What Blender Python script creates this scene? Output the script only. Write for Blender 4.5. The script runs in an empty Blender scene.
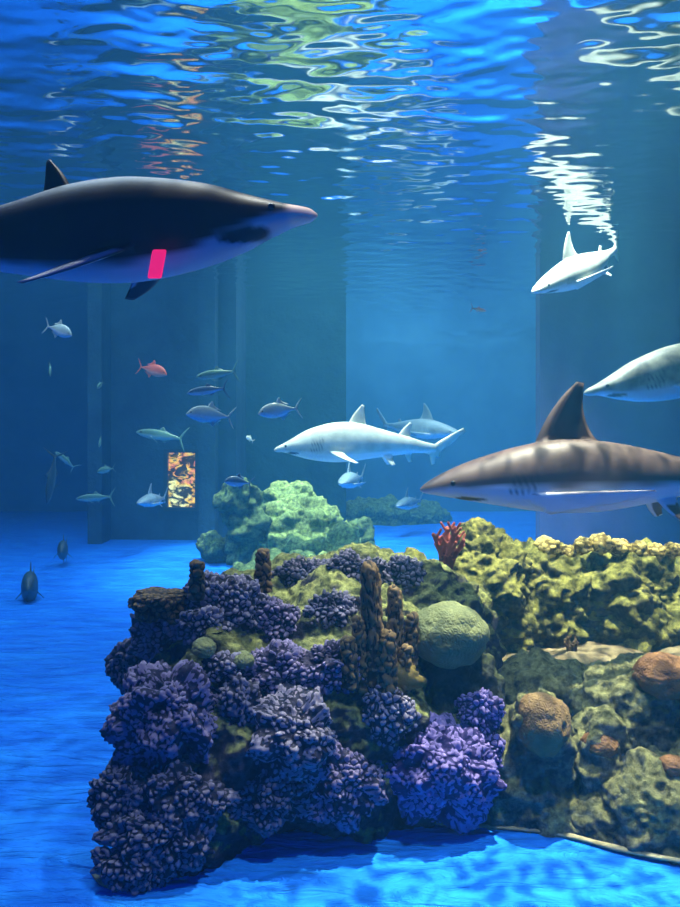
import bpy, bmesh, math, random
import numpy as np
from mathutils import Vector, Matrix, noise
from mathutils.bvhtree import BVHTree

random.seed(7)
SC = bpy.context.scene
COL = SC.collection
PI = math.pi
F = 755.0            # focal length in pixels
HX, HY = 340.0, 430.0
CAM = Vector((0, 0, 1.5))
SURF = 3.3           # height of the water surface above the floor


def P(px, py, d):
    """world point that lies d metres ahead along the ray of a photo pixel"""
    return Vector(((px - HX) / F * d, d, CAM.z - (py - HY) / F * d))


# ------------------------------------------------------------------ objects
def link(name, me, mat=None, parent=None, smooth=True):
    o = bpy.data.objects.new(name, me)
    COL.objects.link(o)
    if mat is not None:
        me.materials.clear()
        me.materials.append(mat)
    if smooth and len(me.polygons):
        me.polygons.foreach_set('use_smooth', [True] * len(me.polygons))
    if parent is not None:
        o.parent = parent
    return o


def tag(o, label, cat, group=None, kind=None):
    if label:
        o['label'] = label
    if cat:
        o['category'] = cat
    if group:
        o['group'] = group
    if kind:
        o['kind'] = kind
    return o


def struct(o):
    o['kind'] = 'structure'
    return o


def bm_mesh(bm, name):
    me = bpy.data.meshes.new(name)
    bm.to_mesh(me)
    bm.free()
    return me


def box_bm(lo, hi, bm=None, bevel=0):
    bm = bm or bmesh.new()
    r = bmesh.ops.create_cube(bm, size=1)
    for v in r['verts']:
        v.co = Vector([lo[i] + (v.co[i] + .5) * (hi[i] - lo[i]) for i in range(3)])
    if bevel:
        es = list({e for v in r['verts'] for e in v.link_edges})
        bmesh.ops.bevel(bm, geom=es, offset=bevel, segments=2, affect='EDGES')
    return bm


def centred(me, c):
    """move mesh data so that the object origin can sit at c"""
    me.transform(Matrix.Translation(-Vector(c)))
    return me


# ---------------------------------------------------------------- materials
def new_mat(name):
    m = bpy.data.materials.new(name)
    m.use_nodes = True
    nt = m.node_tree
    nt.nodes.clear()
    out = nt.nodes.new('ShaderNodeOutputMaterial')
    return m, nt, out


def N(nt, t, **kw):
    n = nt.nodes.new(t)
    for k, v in kw.items():
        if k in n.inputs:
            n.inputs[k].default_value = v
        else:
            setattr(n, k, v)
    return n


def ramp(nt, src, stops):
    r = nt.nodes.new('ShaderNodeValToRGB')
    while len(r.color_ramp.elements) < len(stops):
        r.color_ramp.elements.new(.5)
    for e, (p, c) in zip(r.color_ramp.elements, stops):
        e.position = p
        e.color = (*c, 1) if len(c) == 3 else c
    nt.links.new(src, r.inputs[0])
    return r.outputs[0]


def mixc(nt, fac, a, b):
    n = nt.nodes.new('ShaderNodeMix')
    n.data_type = 'RGBA'
    for i, v in ((0, fac), (6, a), (7, b)):
        if isinstance(v, bpy.types.NodeSocket):
            nt.links.new(v, n.inputs[i])
        elif i == 0:
            n.inputs[0].default_value = v
        else:
            n.inputs[i].default_value = (*v, 1)
    return n.outputs[2]


def objco(nt):
    return nt.nodes.new('ShaderNodeTexCoord').outputs['Object']


def worldco(nt):
    return nt.nodes.new('ShaderNodeNewGeometry').outputs['Position']


def noise_tex(nt, co, scale, detail=4, rough=.55, dist=0):
    n = N(nt, 'ShaderNodeTexNoise', Scale=scale, Detail=detail, Roughness=rough, Distortion=dist)
    nt.links.new(co, n.inputs['Vector'])
    return n.outputs[0]


def finish(nt, out, color, rough=.7, bump=None, bump_str=.4, bump_dist=.01, spec=.3):
    b = N(nt, 'ShaderNodeBsdfPrincipled', Roughness=rough)
    b.inputs['Specular IOR Level'].default_value = spec
    if isinstance(color, bpy.types.NodeSocket):
        nt.links.new(color, b.inputs['Base Color'])
    else:
        b.inputs['Base Color'].default_value = (*color, 1)
    if bump is not None:
        bp = N(nt, 'ShaderNodeBump', Strength=bump_str, Distance=bump_dist)
        nt.links.new(bump, bp.inputs['Height'])
        nt.links.new(bp.outputs[0], b.inputs['Normal'])
    nt.links.new(b.outputs[0], out.inputs['Surface'])
    return b


def mottled(name, c1, c2, scale=8, rough=.75, bump=.5, bdist=.01, c3=None, lo=.35, hi=.65, spec=.25):
    m, nt, out = new_mat(name)
    co = worldco(nt)
    n1 = noise_tex(nt, co, scale, 6, .6)
    if c3 is None:
        col = ramp(nt, n1, [(lo, c1), (hi, c2)])
    else:
        col = ramp(nt, n1, [(lo, c1), ((lo + hi) / 2, c2), (hi, c3)])
    n2 = noise_tex(nt, co, scale * 7, 5, .65)
    finish(nt, out, col, rough, n2, bump, bdist, spec)
    return m


def reef_mat(name, dark, mid, algae, algae_amt=.5, scale=5):
    """encrusted rock: mottled crust with algae growing on the faces that look up"""
    m, nt, out = new_mat(name)
    co = worldco(nt)
    crust = ramp(nt, noise_tex(nt, co, scale * 3, 6, .65), [(.38, dark), (.62, mid)])
    up = nt.nodes.new('ShaderNodeSeparateXYZ')
    nt.links.new(nt.nodes.new('ShaderNodeNewGeometry').outputs['Normal'], up.inputs[0])
    big = noise_tex(nt, co, scale, 5, .6)
    add = N(nt, 'ShaderNodeMath', operation='MULTIPLY_ADD')
    nt.links.new(up.outputs[2], add.inputs[0])
    add.inputs[1].default_value = .35
    nt.links.new(big, add.inputs[2])
    fac = ramp(nt, add.outputs[0], [(.72 - algae_amt * .4, (0, 0, 0)), (.86 - algae_amt * .4, (1, 1, 1))])
    alg = ramp(nt, noise_tex(nt, co, scale * 9, 4, .6), [(.3, tuple(c * .55 for c in algae)), (.7, algae)])
    col = mixc(nt, fac, crust, alg)
    spots = ramp(nt, noise_tex(nt, co, 26, 5, .7), [(.36, (.30, .30, .32)), (.52, (.95, .95, .95)), (.68, (1.5, 1.5, 1.45))])
    ml = nt.nodes.new('ShaderNodeMix')
    ml.data_type = 'RGBA'
    ml.blend_type = 'MULTIPLY'
    ml.inputs[0].default_value = 1
    nt.links.new(col, ml.inputs[6])
    nt.links.new(spots, ml.inputs[7])
    fine = noise_tex(nt, co, 38, 8, .75)
    finish(nt, out, ml.outputs[2], .8, fine, 1.0, .03, .2)
    return m


M = {}
# blue painted tank floor under a thin rippled layer of sand
m, nt, out = new_mat('blue_floor')
co = worldco(nt)
mp = N(nt, 'ShaderNodeMapping')
mp.inputs['Scale'].default_value = (1, 2.6, 1)
nt.links.new(co, mp.inputs[0])
wv = noise_tex(nt, mp.outputs[0], 2.2, 5, .6, .8)
mp2 = N(nt, 'ShaderNodeMapping')
mp2.inputs['Scale'].default_value = (.55, 1.9, 1)
mp2.inputs['Rotation'].default_value = (0, 0, .08)
nt.links.new(co, mp2.inputs[0])
rp = noise_tex(nt, mp2.outputs[0], 6.5, 4, .55, 1.2)
col = ramp(nt, wv, [(.3, (.005, .15, .78)), (.55, (.010, .225, .90)), (.75, (.02, .30, .94))])
finish(nt, out, col, .8, rp, .9, .09, .15)
M['floor'] = m

M['wall_blue'] = mottled('blue_tank_wall', (.05, .20, .34), (.08, .27, .42), 1.2, .8, .15, .02)
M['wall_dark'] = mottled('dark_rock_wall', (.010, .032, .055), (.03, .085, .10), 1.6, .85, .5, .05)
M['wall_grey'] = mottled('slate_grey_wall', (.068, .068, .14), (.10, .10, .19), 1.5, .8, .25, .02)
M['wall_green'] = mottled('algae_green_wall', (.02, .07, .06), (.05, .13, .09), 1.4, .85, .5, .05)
M['ceiling'] = mottled('dark_hall_ceiling', (.02, .03, .05), (.03, .04, .06), 1, .9, .1)
M['frame'] = mottled('dark_frame', (.02, .03, .03), (.04, .05, .05), 6, .6, .1)

# lit view into a neighbouring display: streaks of yellow and orange fish on dark
m, nt, out = new_mat('lit_window')
co = objco(nt)
mp = N(nt, 'ShaderNodeMapping')
mp.inputs['Rotation'].default_value = (0, .7, 0)
mp.inputs['Scale'].default_value = (11, 1, 22)
nt.links.new(co, mp.inputs[0])
n1 = noise_tex(nt, mp.outputs[0], .55, 3, .5, 1.6)
n2 = noise_tex(nt, co, 6.0, 2)
hue = ramp(nt, n2, [(.36, (1, .22, .10)), (.5, (1, .50, .03)), (.64, (1, .80, .30))])
amt = ramp(nt, n1, [(.45, (0.03, .03, .02)), (.58, (1, 1, 1))])
mul = nt.nodes.new('ShaderNodeMix')
mul.data_type = 'RGBA'
mul.blend_type = 'MULTIPLY'
mul.inputs[0].default_value = 1
nt.links.new(hue, mul.inputs[6])
nt.links.new(amt, mul.inputs[7])
em = N(nt, 'ShaderNodeEmission', Strength=2.2)
nt.links.new(mul.outputs[2], em.inputs[0])
nt.links.new(em.outputs[0], out.inputs['Surface'])
M['lit'] = m

# water surface: mirrors at shallow angles, lets light through from overhead
m, nt, out = new_mat('water_surface')
fr = N(nt, 'ShaderNodeFresnel', IOR=1.33)
tr = N(nt, 'ShaderNodeBsdfTransparent')
gl = N(nt, 'ShaderNodeBsdfGlossy', Roughness=.07)
gl.inputs['Color'].default_value = (.97, .98, 1, 1)
mx = N(nt, 'ShaderNodeMixShader')
nt.links.new(fr.outputs[0], mx.inputs[0])
nt.links.new(tr.outputs[0], mx.inputs[1])
nt.links.new(gl.outputs[0], mx.inputs[2])
nt.links.new(mx.outputs[0], out.inputs['Surface'])
M['surface'] = m

# the water itself: absorbs red first, scatters blue
m, nt, out = new_mat('tank_water')
ab = N(nt, 'ShaderNodeVolumeAbsorption', Density=.14)
ab.inputs['Color'].default_value = (.42, .74, .90, 1)
scv = N(nt, 'ShaderNodeVolumeScatter', Density=.0265, Anisotropy=.2)
scv.inputs['Color'].default_value = (.13, .60, .88, 1)
ad = nt.nodes.new('ShaderNodeAddShader')
nt.links.new(ab.outputs[0], ad.inputs[0])
nt.links.new(scv.outputs[0], ad.inputs[1])
nt.links.new(ad.outputs[0], out.inputs['Volume'])
m.cycles.homogeneous_volume = True
M['water'] = m

M['reef_purple'] = reef_mat('reef_crust_purple', (.016, .014, .028), (.06, .052, .078), (.34, .36, .11), .36, 5)
M['reef_yellow'] = reef_mat('reef_crust_yellow', (.026, .027, .016), (.14, .135, .055), (.47, .45, .10), .52, 5)
M['reef_grey'] = reef_mat('reef_crust_grey', (.06, .065, .058), (.24, .24, .17), (.34, .33, .13), .45, 5)
M['reef_dark'] = reef_mat('reef_crust_dark', (.014, .02, .022), (.045, .052, .045), (.10, .12, .05), .2, 5)
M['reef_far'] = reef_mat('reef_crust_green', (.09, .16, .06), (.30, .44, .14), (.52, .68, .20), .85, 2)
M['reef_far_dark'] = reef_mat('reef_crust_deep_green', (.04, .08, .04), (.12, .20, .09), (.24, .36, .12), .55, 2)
M['rim'] = mottled('sandy_rim', (.22, .19, .10), (.42, .38, .22), 20, .85, .4)
M['shelf'] = mottled('sandy_shelf', (.12, .085, .04), (.30, .235, .12), 11, .8, .5, .012)


def coral_mat(name, base, tip, scale=22):
    """nodular coral: pale growing tips, seen as convex points of the surface"""
    m, nt, out = new_mat(name)
    at = N(nt, 'ShaderNodeAttribute', attribute_name='tip')
    co = worldco(nt)
    nz = noise_tex(nt, co, scale, 4, .6)
    sm = N(nt, 'ShaderNodeMath', operation='MULTIPLY_ADD')
    nt.links.new(nz, sm.inputs[0])
    sm.inputs[1].default_value = 1.3
    nt.links.new(at.outputs['Fac'], sm.inputs[2])
    col = ramp(nt, sm.outputs[0], [(.98, base), (1.55, tip)])
    finish(nt, out, col, .75, noise_tex(nt, co, 140, 4, .6), .5, .005, .25)
    return m


M['coral_purple'] = coral_mat('purple_coral', (.016, .012, .036), (.16, .13, .235))
M['coral_violet'] = coral_mat('violet_coral', (.020, .012, .085), (.19, .145, .36))
M['coral_lilac'] = coral_mat('greyish_lilac_coral', (.020, .017, .034), (.19, .17, .235))
M['coral_navy'] = coral_mat('blue_black_coral', (.009, .009, .024), (.11, .10, .16))
M['coral_brown'] = coral_mat('brown_coral', (.028, .017, .009), (.15, .095, .038), 30)
M['coral_gold'] = coral_mat('yellow_coral', (.20, .14, .03), (.56, .44, .13), 20)
M['coral_red'] = coral_mat('red_coral', (.14, .025, .018), (.34, .08, .05), 30)


def brain_mat(name, c1, c2, scale=40):
    m, nt, out = new_mat(name)
    co = objco(nt)
    v = N(nt, 'ShaderNodeTexVoronoi', Scale=scale, feature='DISTANCE_TO_EDGE')
    nz = noise_tex(nt, co, 9, 4)
    vm = N(nt, 'ShaderNodeVectorMath', operation='ADD')
    nt.links.new(co, vm.inputs[0])
    nn = N(nt, 'ShaderNodeTexNoise', Scale=14, Detail=2)
    nt.links.new(co, nn.inputs['Vector'])
    sc_ = N(nt, 'ShaderNodeVectorMath', operation='SCALE')
    sc_.inputs['Scale'].default_value = .03
    nt.links.new(nn.outputs[1], sc_.inputs[0])
    nt.links.new(sc_.outputs[0], vm.inputs[1])
    nt.links.new(vm.outputs[0], v.inputs['Vector'])
    col = ramp(nt, nz, [(.3, c1), (.7, c2)])
    finish(nt, out, col, .75, v.outputs['Distance'], .5, .012, .2)
    return m


M['brain_green'] = brain_mat('green_brain_coral', (.085, .10, .045), (.21, .225, .09), 60)
M['brain_brown'] = brain_mat('brown_brain_coral', (.15, .085, .035), (.29, .185, .075), 75)
M['brain_rust'] = brain_mat('rust_brain_coral', (.13, .055, .02), (.24, .125, .05), 60)


def skin_mat(name, back, belly, tipc, rough=.5, mott=.25):
    """animal skin: dark back, pale belly, dark mouth and gill slits, marked along the body"""
    m, nt, out = new_mat(name)
    at = N(nt, 'ShaderNodeAttribute', attribute_name='mask')
    sp = nt.nodes.new('ShaderNodeSeparateColor')
    nt.links.new(at.outputs['Color'], sp.inputs[0])
    co = objco(nt)
    nz = noise_tex(nt, co, 6, 5, .6)
    bk = ramp(nt, nz, [(.3, tuple(c * (1 - mott) for c in back)), (.7, tuple(c * (1 + mott) for c in back))])
    c = mixc(nt, sp.outputs[0], bk, belly)
    c = mixc(nt, sp.outputs[1], c, (.012, .012, .016))
    c = mixc(nt, sp.outputs[2], c, tipc)
    finish(nt, out, c, rough, noise_tex(nt, co, 90, 3), .08, .004, .35)
    return m


M['skin_brown'] = skin_mat('dark_brown_shark_skin', (.020, .009, .006), (.46, .47, .54), (.95, .62, .50))  # beige snout tip: light on the nose, put into the skin colour
M['skin_grey'] = skin_mat('grey_brown_shark_skin', (.085, .056, .047), (.74, .77, .86), (.10, .085, .08))
M['skin_pale'] = skin_mat('pale_shark_skin', (.60, .60, .46), (.80, .82, .78), (.3, .3, .27), .5, .3)
M['skin_mottled'] = skin_mat('mottled_shark_skin', (.33, .33, .23), (.70, .73, .72), (.2, .2, .18), .5, .85)
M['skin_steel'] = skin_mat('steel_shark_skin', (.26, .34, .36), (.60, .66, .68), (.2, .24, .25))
M['fish_silver'] = skin_mat('silver_fish_skin', (.50, .56, .46), (.70, .76, .78), (.6, .6, .5), .3)
M['fish_blue'] = skin_mat('dark_blue_fish_skin', (.06, .10, .14), (.35, .48, .62), (.1, .15, .2), .35)
M['fish_green'] = skin_mat('green_fish_skin', (.12, .25, .16), (.30, .45, .35), (.2, .3, .2), .4)
M['fish_dark'] = skin_mat('dark_fish_skin', (.02, .05, .055), (.06, .12, .12), (.03, .06, .06), .5)
M['fish_red'] = skin_mat('red_fish_skin', (.85, .16, .08), (.9, .35, .22), (.8, .2, .1), .4)
m, nt, out = new_mat('wet_eye')
finish(nt, out, (.008, .008, .01), .15, spec=.6)
M['eye'] = m
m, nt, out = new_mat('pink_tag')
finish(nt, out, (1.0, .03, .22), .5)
b_ = next(n for n in nt.nodes if n.type == 'BSDF_PRINCIPLED')   # pink glow added to brighten the tag, which is no light source
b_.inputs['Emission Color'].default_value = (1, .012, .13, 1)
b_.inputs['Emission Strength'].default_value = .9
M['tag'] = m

# ------------------------------------------------------------ room / setting
def plane_struct(name, lo, hi, mat):
    return struct(link(name, bm_mesh(box_bm(lo, hi), name), mat, smooth=False))


XL, XR, YB = -7.5, 6.0, 14.0
# floor as a gently uneven slab of sand
bm = bmesh.new()
bmesh.ops.create_grid(bm, x_segments=150, y_segments=170, size=.5)
for v in bm.verts:
    v.co = Vector((XL + (v.co.x + .5) * (XR - XL), -1.5 + (v.co.y + .5) * (YB + 1.5), 0))
    v.co.z = .012 * noise.noise(v.co * 1.3) + .006 * noise.noise(Vector((v.co.x * 2, v.co.y * 6, 3))) - .008
r = bmesh.ops.extrude_face_region(bm, geom=bm.faces[:])
for g in r['geom']:
    if isinstance(g, bmesh.types.BMVert):
        g.co.z = -.2
bmesh.ops.recalc_face_normals(bm, faces=bm.faces)
struct(link('floor', bm_mesh(bm, 'floor'), M['floor']))
plane_struct('wall_back', (XL, YB, -.2), (XR, YB + .3, 4.6), M['wall_blue'])
plane_struct('wall_left', (XL - .3, -1.5, -.2), (XL, YB, 4.6), M['wall_dark'])
plane_struct('wall_right', (XR, -1.5, -.2), (XR + .3, YB, 4.6), M['wall_grey'])
# grey wall block on the right, its corner shows as a vertical edge
plane_struct('wall_right_block', (2.12, 8.0, -.1), (XR - .01, 8.18, 4.6), M['wall_grey'])


# rock block behind the left side of the tank, with an opening for the lit window
def P_x(px, d):
    return (px - HX) / F * d


def P_z(py, d):
    return CAM.z - (py - HY) / F * d


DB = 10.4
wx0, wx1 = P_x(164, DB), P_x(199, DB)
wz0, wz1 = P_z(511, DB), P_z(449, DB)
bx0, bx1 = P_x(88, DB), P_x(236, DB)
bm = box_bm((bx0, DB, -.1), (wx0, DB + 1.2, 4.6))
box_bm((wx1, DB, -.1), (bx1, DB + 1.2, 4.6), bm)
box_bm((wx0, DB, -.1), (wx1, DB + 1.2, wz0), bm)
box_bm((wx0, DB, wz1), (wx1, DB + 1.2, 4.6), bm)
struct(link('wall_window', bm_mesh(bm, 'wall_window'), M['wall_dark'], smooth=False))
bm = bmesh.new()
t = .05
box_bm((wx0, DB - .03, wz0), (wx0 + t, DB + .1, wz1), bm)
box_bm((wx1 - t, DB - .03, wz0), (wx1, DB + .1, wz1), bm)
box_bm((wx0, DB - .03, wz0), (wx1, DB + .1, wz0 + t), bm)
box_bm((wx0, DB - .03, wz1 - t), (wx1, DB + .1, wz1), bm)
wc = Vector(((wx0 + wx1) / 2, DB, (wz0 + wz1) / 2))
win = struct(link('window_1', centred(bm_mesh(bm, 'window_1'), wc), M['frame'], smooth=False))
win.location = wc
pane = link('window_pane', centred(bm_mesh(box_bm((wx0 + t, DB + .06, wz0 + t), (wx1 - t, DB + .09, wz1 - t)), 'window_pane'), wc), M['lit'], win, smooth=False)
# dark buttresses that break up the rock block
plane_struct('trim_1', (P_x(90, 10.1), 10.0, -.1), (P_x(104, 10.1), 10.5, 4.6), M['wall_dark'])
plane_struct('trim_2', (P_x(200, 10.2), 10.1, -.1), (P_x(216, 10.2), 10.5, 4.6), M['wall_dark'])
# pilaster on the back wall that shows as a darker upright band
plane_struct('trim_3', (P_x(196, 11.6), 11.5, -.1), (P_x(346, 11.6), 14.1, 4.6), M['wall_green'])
plane_struct('ceiling', (XL - .3, -1.5, 7.0), (XR + .3, YB + .3, 7.2), M['ceiling'])

# rippled water surface: a sum of many small waves
rng = np.random.default_rng(11)
nx, ny = 760, 860
xs = np.linspace(XL, XR, nx)
ys = np.linspace(.2, YB, ny)
X, Y = np.meshgrid(xs, ys)
Zw = np.zeros_like(X)
for k in range(70):
    lam = .085 * (6 ** rng.random())
    ang = rng.normal(PI / 2, .42)
    slope = .0100 * (lam / .2) ** .1
    amp = slope * lam / (2 * PI)
    Zw += amp * np.sin(2 * PI / lam * (X * math.cos(ang) + Y * math.sin(ang)) + rng.random() * 2 * PI)
verts = np.stack([X, Y, SURF + Zw], -1).reshape(-1, 3)
idx = np.arange(nx * ny).reshape(ny, nx)
q = np.stack([idx[:-1, :-1], idx[:-1, 1:], idx[1:, 1:], idx[1:, :-1]], -1).reshape(-1, 4)
me = bpy.data.meshes.new('water_surface')
me.from_pydata(verts.tolist(), [], q.tolist())
struct(link('water_surface', me, M['surface']))
# body of water that fills the tank (reaches past the walls on every side)
struct(link('water', bm_mesh(box_bm((XL - .6, -3, -.4), (XR + .6, YB + .6, SURF + .1)), 'water'), M['water'], smooth=False))


# --------------------------------------------------------------------- reef
def fbm(p, octv=4):
    return noise.fractal(p, 1.0, 2.0, octv)


def ellipsoids_mesh(name, els, voxel, amp, freq, seed, lump=0, lumpfreq=6, crust=0):
    """union of rounded masses, remeshed into one skin and roughened"""
    bm = bmesh.new()
    for (x, y, z, a, b, c) in els:
        r = bmesh.ops.create_icosphere(bm, subdivisions=4, radius=1)
        for v in r['verts']:
            v.co = Vector((x + v.co.x * a, y + v.co.y * b, z + v.co.z * c))
    me = bm_mesh(bm, name)
    o = bpy.data.objects.new('tmp', me)
    COL.objects.link(o)
    md = o.modifiers.new('r', 'REMESH')
    md.mode = 'VOXEL'
    md.voxel_size = voxel
    sm = o.modifiers.new('s', 'SMOOTH')
    sm.iterations = 4
    dg = bpy.context.evaluated_depsgraph_get()
    me2 = bpy.data.meshes.new_from_object(o.evaluated_get(dg))
    bpy.data.objects.remove(o)
    bpy.data.meshes.remove(me)
    me2.name = name
    off = Vector((seed * 3.7, seed * 1.3, seed * 2.1))
    ns = [v.normal.copy() for v in me2.vertices]
    for v, n in zip(me2.vertices, ns):
        p = v.co + off
        h = amp * fbm(p * freq, 5)
        if lump:
            d = noise.voronoi(p * lumpfreq)[0]
            h += lump * (d[1] - d[0] - .35)
        h += .35 * crust * fbm(p * 24, 3)
        if crust:
            w_ = .5 + .9 * noise.noise(p * 3.1)
            d = noise.voronoi(p * 17 + n * 2)[0]
            h += crust * max(0, w_) * (math.sqrt(max(0, 1 - (d[0] / .8) ** 2)) - .5)
            d = noise.voronoi(p * 42)[0]
            h += crust * .4 * (math.sqrt(max(0, 1 - (d[0] / .8) ** 2)) - .5)
        v.co = v.co + n * h
        if v.co.z < -.05:
            v.co.z = -.05
    return me2


REEF = []     # base meshes in world space that corals are set onto


def rock(name, els, mat, label, cat, voxel=.022, amp=.05, freq=4, seed=1, lump=0, lumpfreq=6, group=None, base=True, crust=0):
    me = ellipsoids_mesh(name, els, voxel, amp, freq, seed, lump, lumpfreq, crust)
    if base:
        REEF.append(([v.co.copy() for v in me.vertices], [tuple(p.vertices) for p in me.polygons]))
    c = Vector((sum(e[0] for e in els) / len(els), sum(e[1] for e in els) / len(els), 0))
    o = link(name, centred(me, c), mat)
    o.location = c
    return tag(o, label, cat, group)


rock('reef_rock', [
    (-.46, 3.02, .30, .38, .40, .42), (-.58, 2.76, .10, .25, .26, .24), (-.50, 3.18, .58, .31, .34, .26),
    (0, 3.10, .28, .45, .40, .45), (.0, 3.35, .58, .5, .42, .30), (.25, 3.08, .18, .35, .28, .33),
    (.35, 3.45, .52, .38, .4, .35), (.05, 3.75, .52, .62, .4, .38), (-.25, 3.5, .6, .4, .35, .28),
    (-.16, 3.0, .05, .30, .20, .20), (.10, 3.0, .05, .28, .18, .20)],
    M['reef_purple'], 'big purple crusted reef rock with green algae rising from the blue floor', 'rock',
    .0105, .06, 4, 1, .05, 7, crust=.030)
rock('reef_rock', [
    (.74, 4.0, .45, .30, .33, .56), (1.08, 4.15, .40, .36, .33, .48), (1.55, 4.2, .42, .48, .36, .43),
    (2.2, 4.25, .42, .55, .4, .44), (.46, 3.95, .42, .28, .3, .43), (2.9, 4.3, .35, .5, .4, .45)],
    M['reef_yellow'], 'long yellow green reef ridge at the back under the grey shark', 'rock',
    .0115, .07, 5, 2, .07, 8, crust=.034)
rock('reef_shelf', [(1.15, 3.6, .22, .62, .42, .22), (1.85, 3.62, .22, .5, .42, .22), (2.5, 3.6, .2, .5, .42, .22)],
     M['shelf'], 'flat sandy tan ledge between the yellow ridge and the front boulders', 'rock ledge',
     .014, .03, 4, 3, crust=.008)
BOUL = [
    ('reef_dark', [(.47, 3.08, .33, .19, .19, .30)], 'dark boulder carrying the smooth green brain coral', .05),
    ('reef_grey', [(.74, 3.02, .10, .20, .20, .31), (.79, 2.95, .30, .12, .12, .17), (.75, 3.0, .0, .26, .20, .17)], 'grey boulder carrying the round brown brain coral with a pit', .05),
    ('reef_grey', [(1.02, 2.98, .08, .12, .15, .27), (1.02, 3.0, .28, .11, .12, .12), (1.0, 2.93, .0, .17, .20, .14)], 'narrow upright grey boulder under the small rust coral cap', .04),
    ('reef_grey', [(1.24, 3.16, .30, .27, .24, .24)], 'large smooth grey green boulder sloping down from the tan ledge', .05),
    ('reef_grey', [(1.20, 2.86, .06, .22, .22, .22), (1.38, 2.9, .08, .2, .2, .25), (1.22, 2.84, .0, .26, .21, .17)], 'mottled pale boulder at the lower right corner of the reef', .05),
    ('reef_grey', [(.88, 3.32, .36, .25, .20, .15)], 'low green lump of rock in front of the tan ledge', .04),
    ('reef_dark', [(1.55, 3.1, .25, .25, .25, .3)], 'dark boulder at the far right end of the front rocks', .05),
]
for i, (mt, els, lab, am) in enumerate(BOUL):
    rock('reef_boulder', els, M[mt], lab, 'boulder', .009, am, 6, 10 + i, .03, 9, 'front boulders of the reef', crust=.016)

vs, ps = [], []
for v, p in REEF:
    b = len(vs)
    vs += v
    ps += [tuple(i + b for i in f) for f in p]
BVH = BVHTree.FromPolygons(vs, ps)


def hit(px, py):
    """where the sight line through a pixel meets the reef"""
    d = Vector(((px - HX) / F, 1, -(py - HY) / F)).normalized()
    loc, n, _i, dist = BVH.ray_cast(CAM, d)
    if loc is None:
        return None, None
    return loc, n


def add_tip(me, vals):
    a = me.attributes.new('tip', 'FLOAT', 'POINT')
    a.data.foreach_set('value', vals)


def nodular(name, c, r, sub=5, rosette=.085, nod=.027, a1=.03, a2=.013, seed=0, wob=.22):
    """irregular coral head made of rosettes of small packed knobs (knob sizes in metres)"""
    bm = bmesh.new()
    bmesh.ops.create_icosphere(bm, subdivisions=sub, radius=1)
    off = Vector((seed * 1.77 + 5, seed * .91, seed * 2.3))
    tips = []
    R = Vector(r)
    for v in bm.verts:
        n = v.co.normalized()
        p = Vector((n.x * R.x, n.y * R.y, n.z * R.z))
        nn = Vector((n.x / R.x, n.y / R.y, n.z / R.z)).normalized()
        p = p * (1 + wob * noise.noise(n * 1.5 + off) + wob * .7 * noise.noise(n * 3.4 + off))
        h, e1 = 0, 1
        if a1:
            d = noise.voronoi((p + off) / rosette)[0]
            e1 = math.sqrt(max(0, 1 - (d[0] / .85) ** 2))
            h += a1 * (e1 - .45)
        q = p + nn * h
        d2 = noise.voronoi((q + off) / nod)[0]
        k = min(1, (d2[1] - d2[0]) / .75)
        k = k * (2 - k)
        h += a2 * k
        h += a2 * .25 * noise.noise((q + off) / nod * 1.3)
        v.co = p + nn * h
        tips.append(k * (.35 + .65 * e1))
    me = bm_mesh(bm, name)
    add_tip(me, tips)
    return me


# purple nodular corals: (px, py, half width px, half height px, material, label)
KNOB = [
    (168, 716, 52, 50, 'coral_purple', 'biggest purple knobby coral on the left face of the reef'),
    (178, 800, 44, 34, 'coral_navy', 'dark purple knobby coral below the biggest purple coral'),
    (122, 800, 26, 32, 'coral_navy', 'dark knobby coral at the left foot of the reef'),
    (160, 838, 50, 28, 'coral_navy', 'blue black knobby coral near the lowest left corner'),
    (134, 862, 34, 22, 'coral_navy', 'lowest blue black knobby coral touching the blue floor'),
    (223, 604, 38, 24, 'coral_lilac', 'greyish lilac knobby coral beside the left finger coral on the crest'),
    (160, 636, 28, 20, 'coral_lilac', 'greyish knobby coral on the left shoulder under the crusty brown coral'),
    (205, 626, 24, 16, 'coral_lilac', 'small lilac knobby coral above the left little brain coral'),
    (128, 664, 18, 24, 'coral_navy', 'small dark knobby coral on the left edge of the reef'),
    (268, 622, 34, 20, 'coral_purple', 'purple knobby coral below the second finger coral'),
    (282, 676, 40, 26, 'coral_purple', 'purple knobby coral right of the two little brain corals'),
    (332, 668, 30, 24, 'coral_purple', 'purple knobby coral left of the brown column corals'),
    (304, 578, 34, 16, 'coral_navy', 'dark knobby coral on the crest right of the second finger coral'),
    (356, 572, 30, 14, 'coral_navy', 'dark knobby coral on the crest behind the tallest column coral'),
    (406, 578, 24, 18, 'coral_navy', 'dark knobby coral on the crest left of the red coral'),
    (330, 612, 24, 18, 'coral_navy', 'blue black knobby coral in the middle of the upper reef'),
    (292, 738, 54, 40, 'coral_lilac', 'broad lilac knobby coral in the centre of the reef'),
    (338, 786, 44, 32, 'coral_purple', 'purple knobby coral at the base beside the violet coral'),
    (270, 796, 38, 26, 'coral_navy', 'dark knobby coral in the shade at the base of the reef'),
    (384, 714, 24, 30, 'coral_lilac', 'narrow lilac knobby coral under the pale yellow fragment'),
    (440, 774, 54, 46, 'coral_violet', 'bright violet knobby coral at the base of the reef'),
    (478, 714, 22, 20, 'coral_violet', 'small violet knobby coral under the green brain coral'),
    (478, 760, 22, 26, 'coral_violet', 'small violet knobby coral against the grey boulder'),
    (240, 706, 20, 26, 'coral_navy', 'small dark knobby coral right of the biggest purple coral'),
    (222, 668, 20, 12, 'coral_lilac', 'tiny lilac knobby coral between the two little brain corals'),
]
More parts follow.
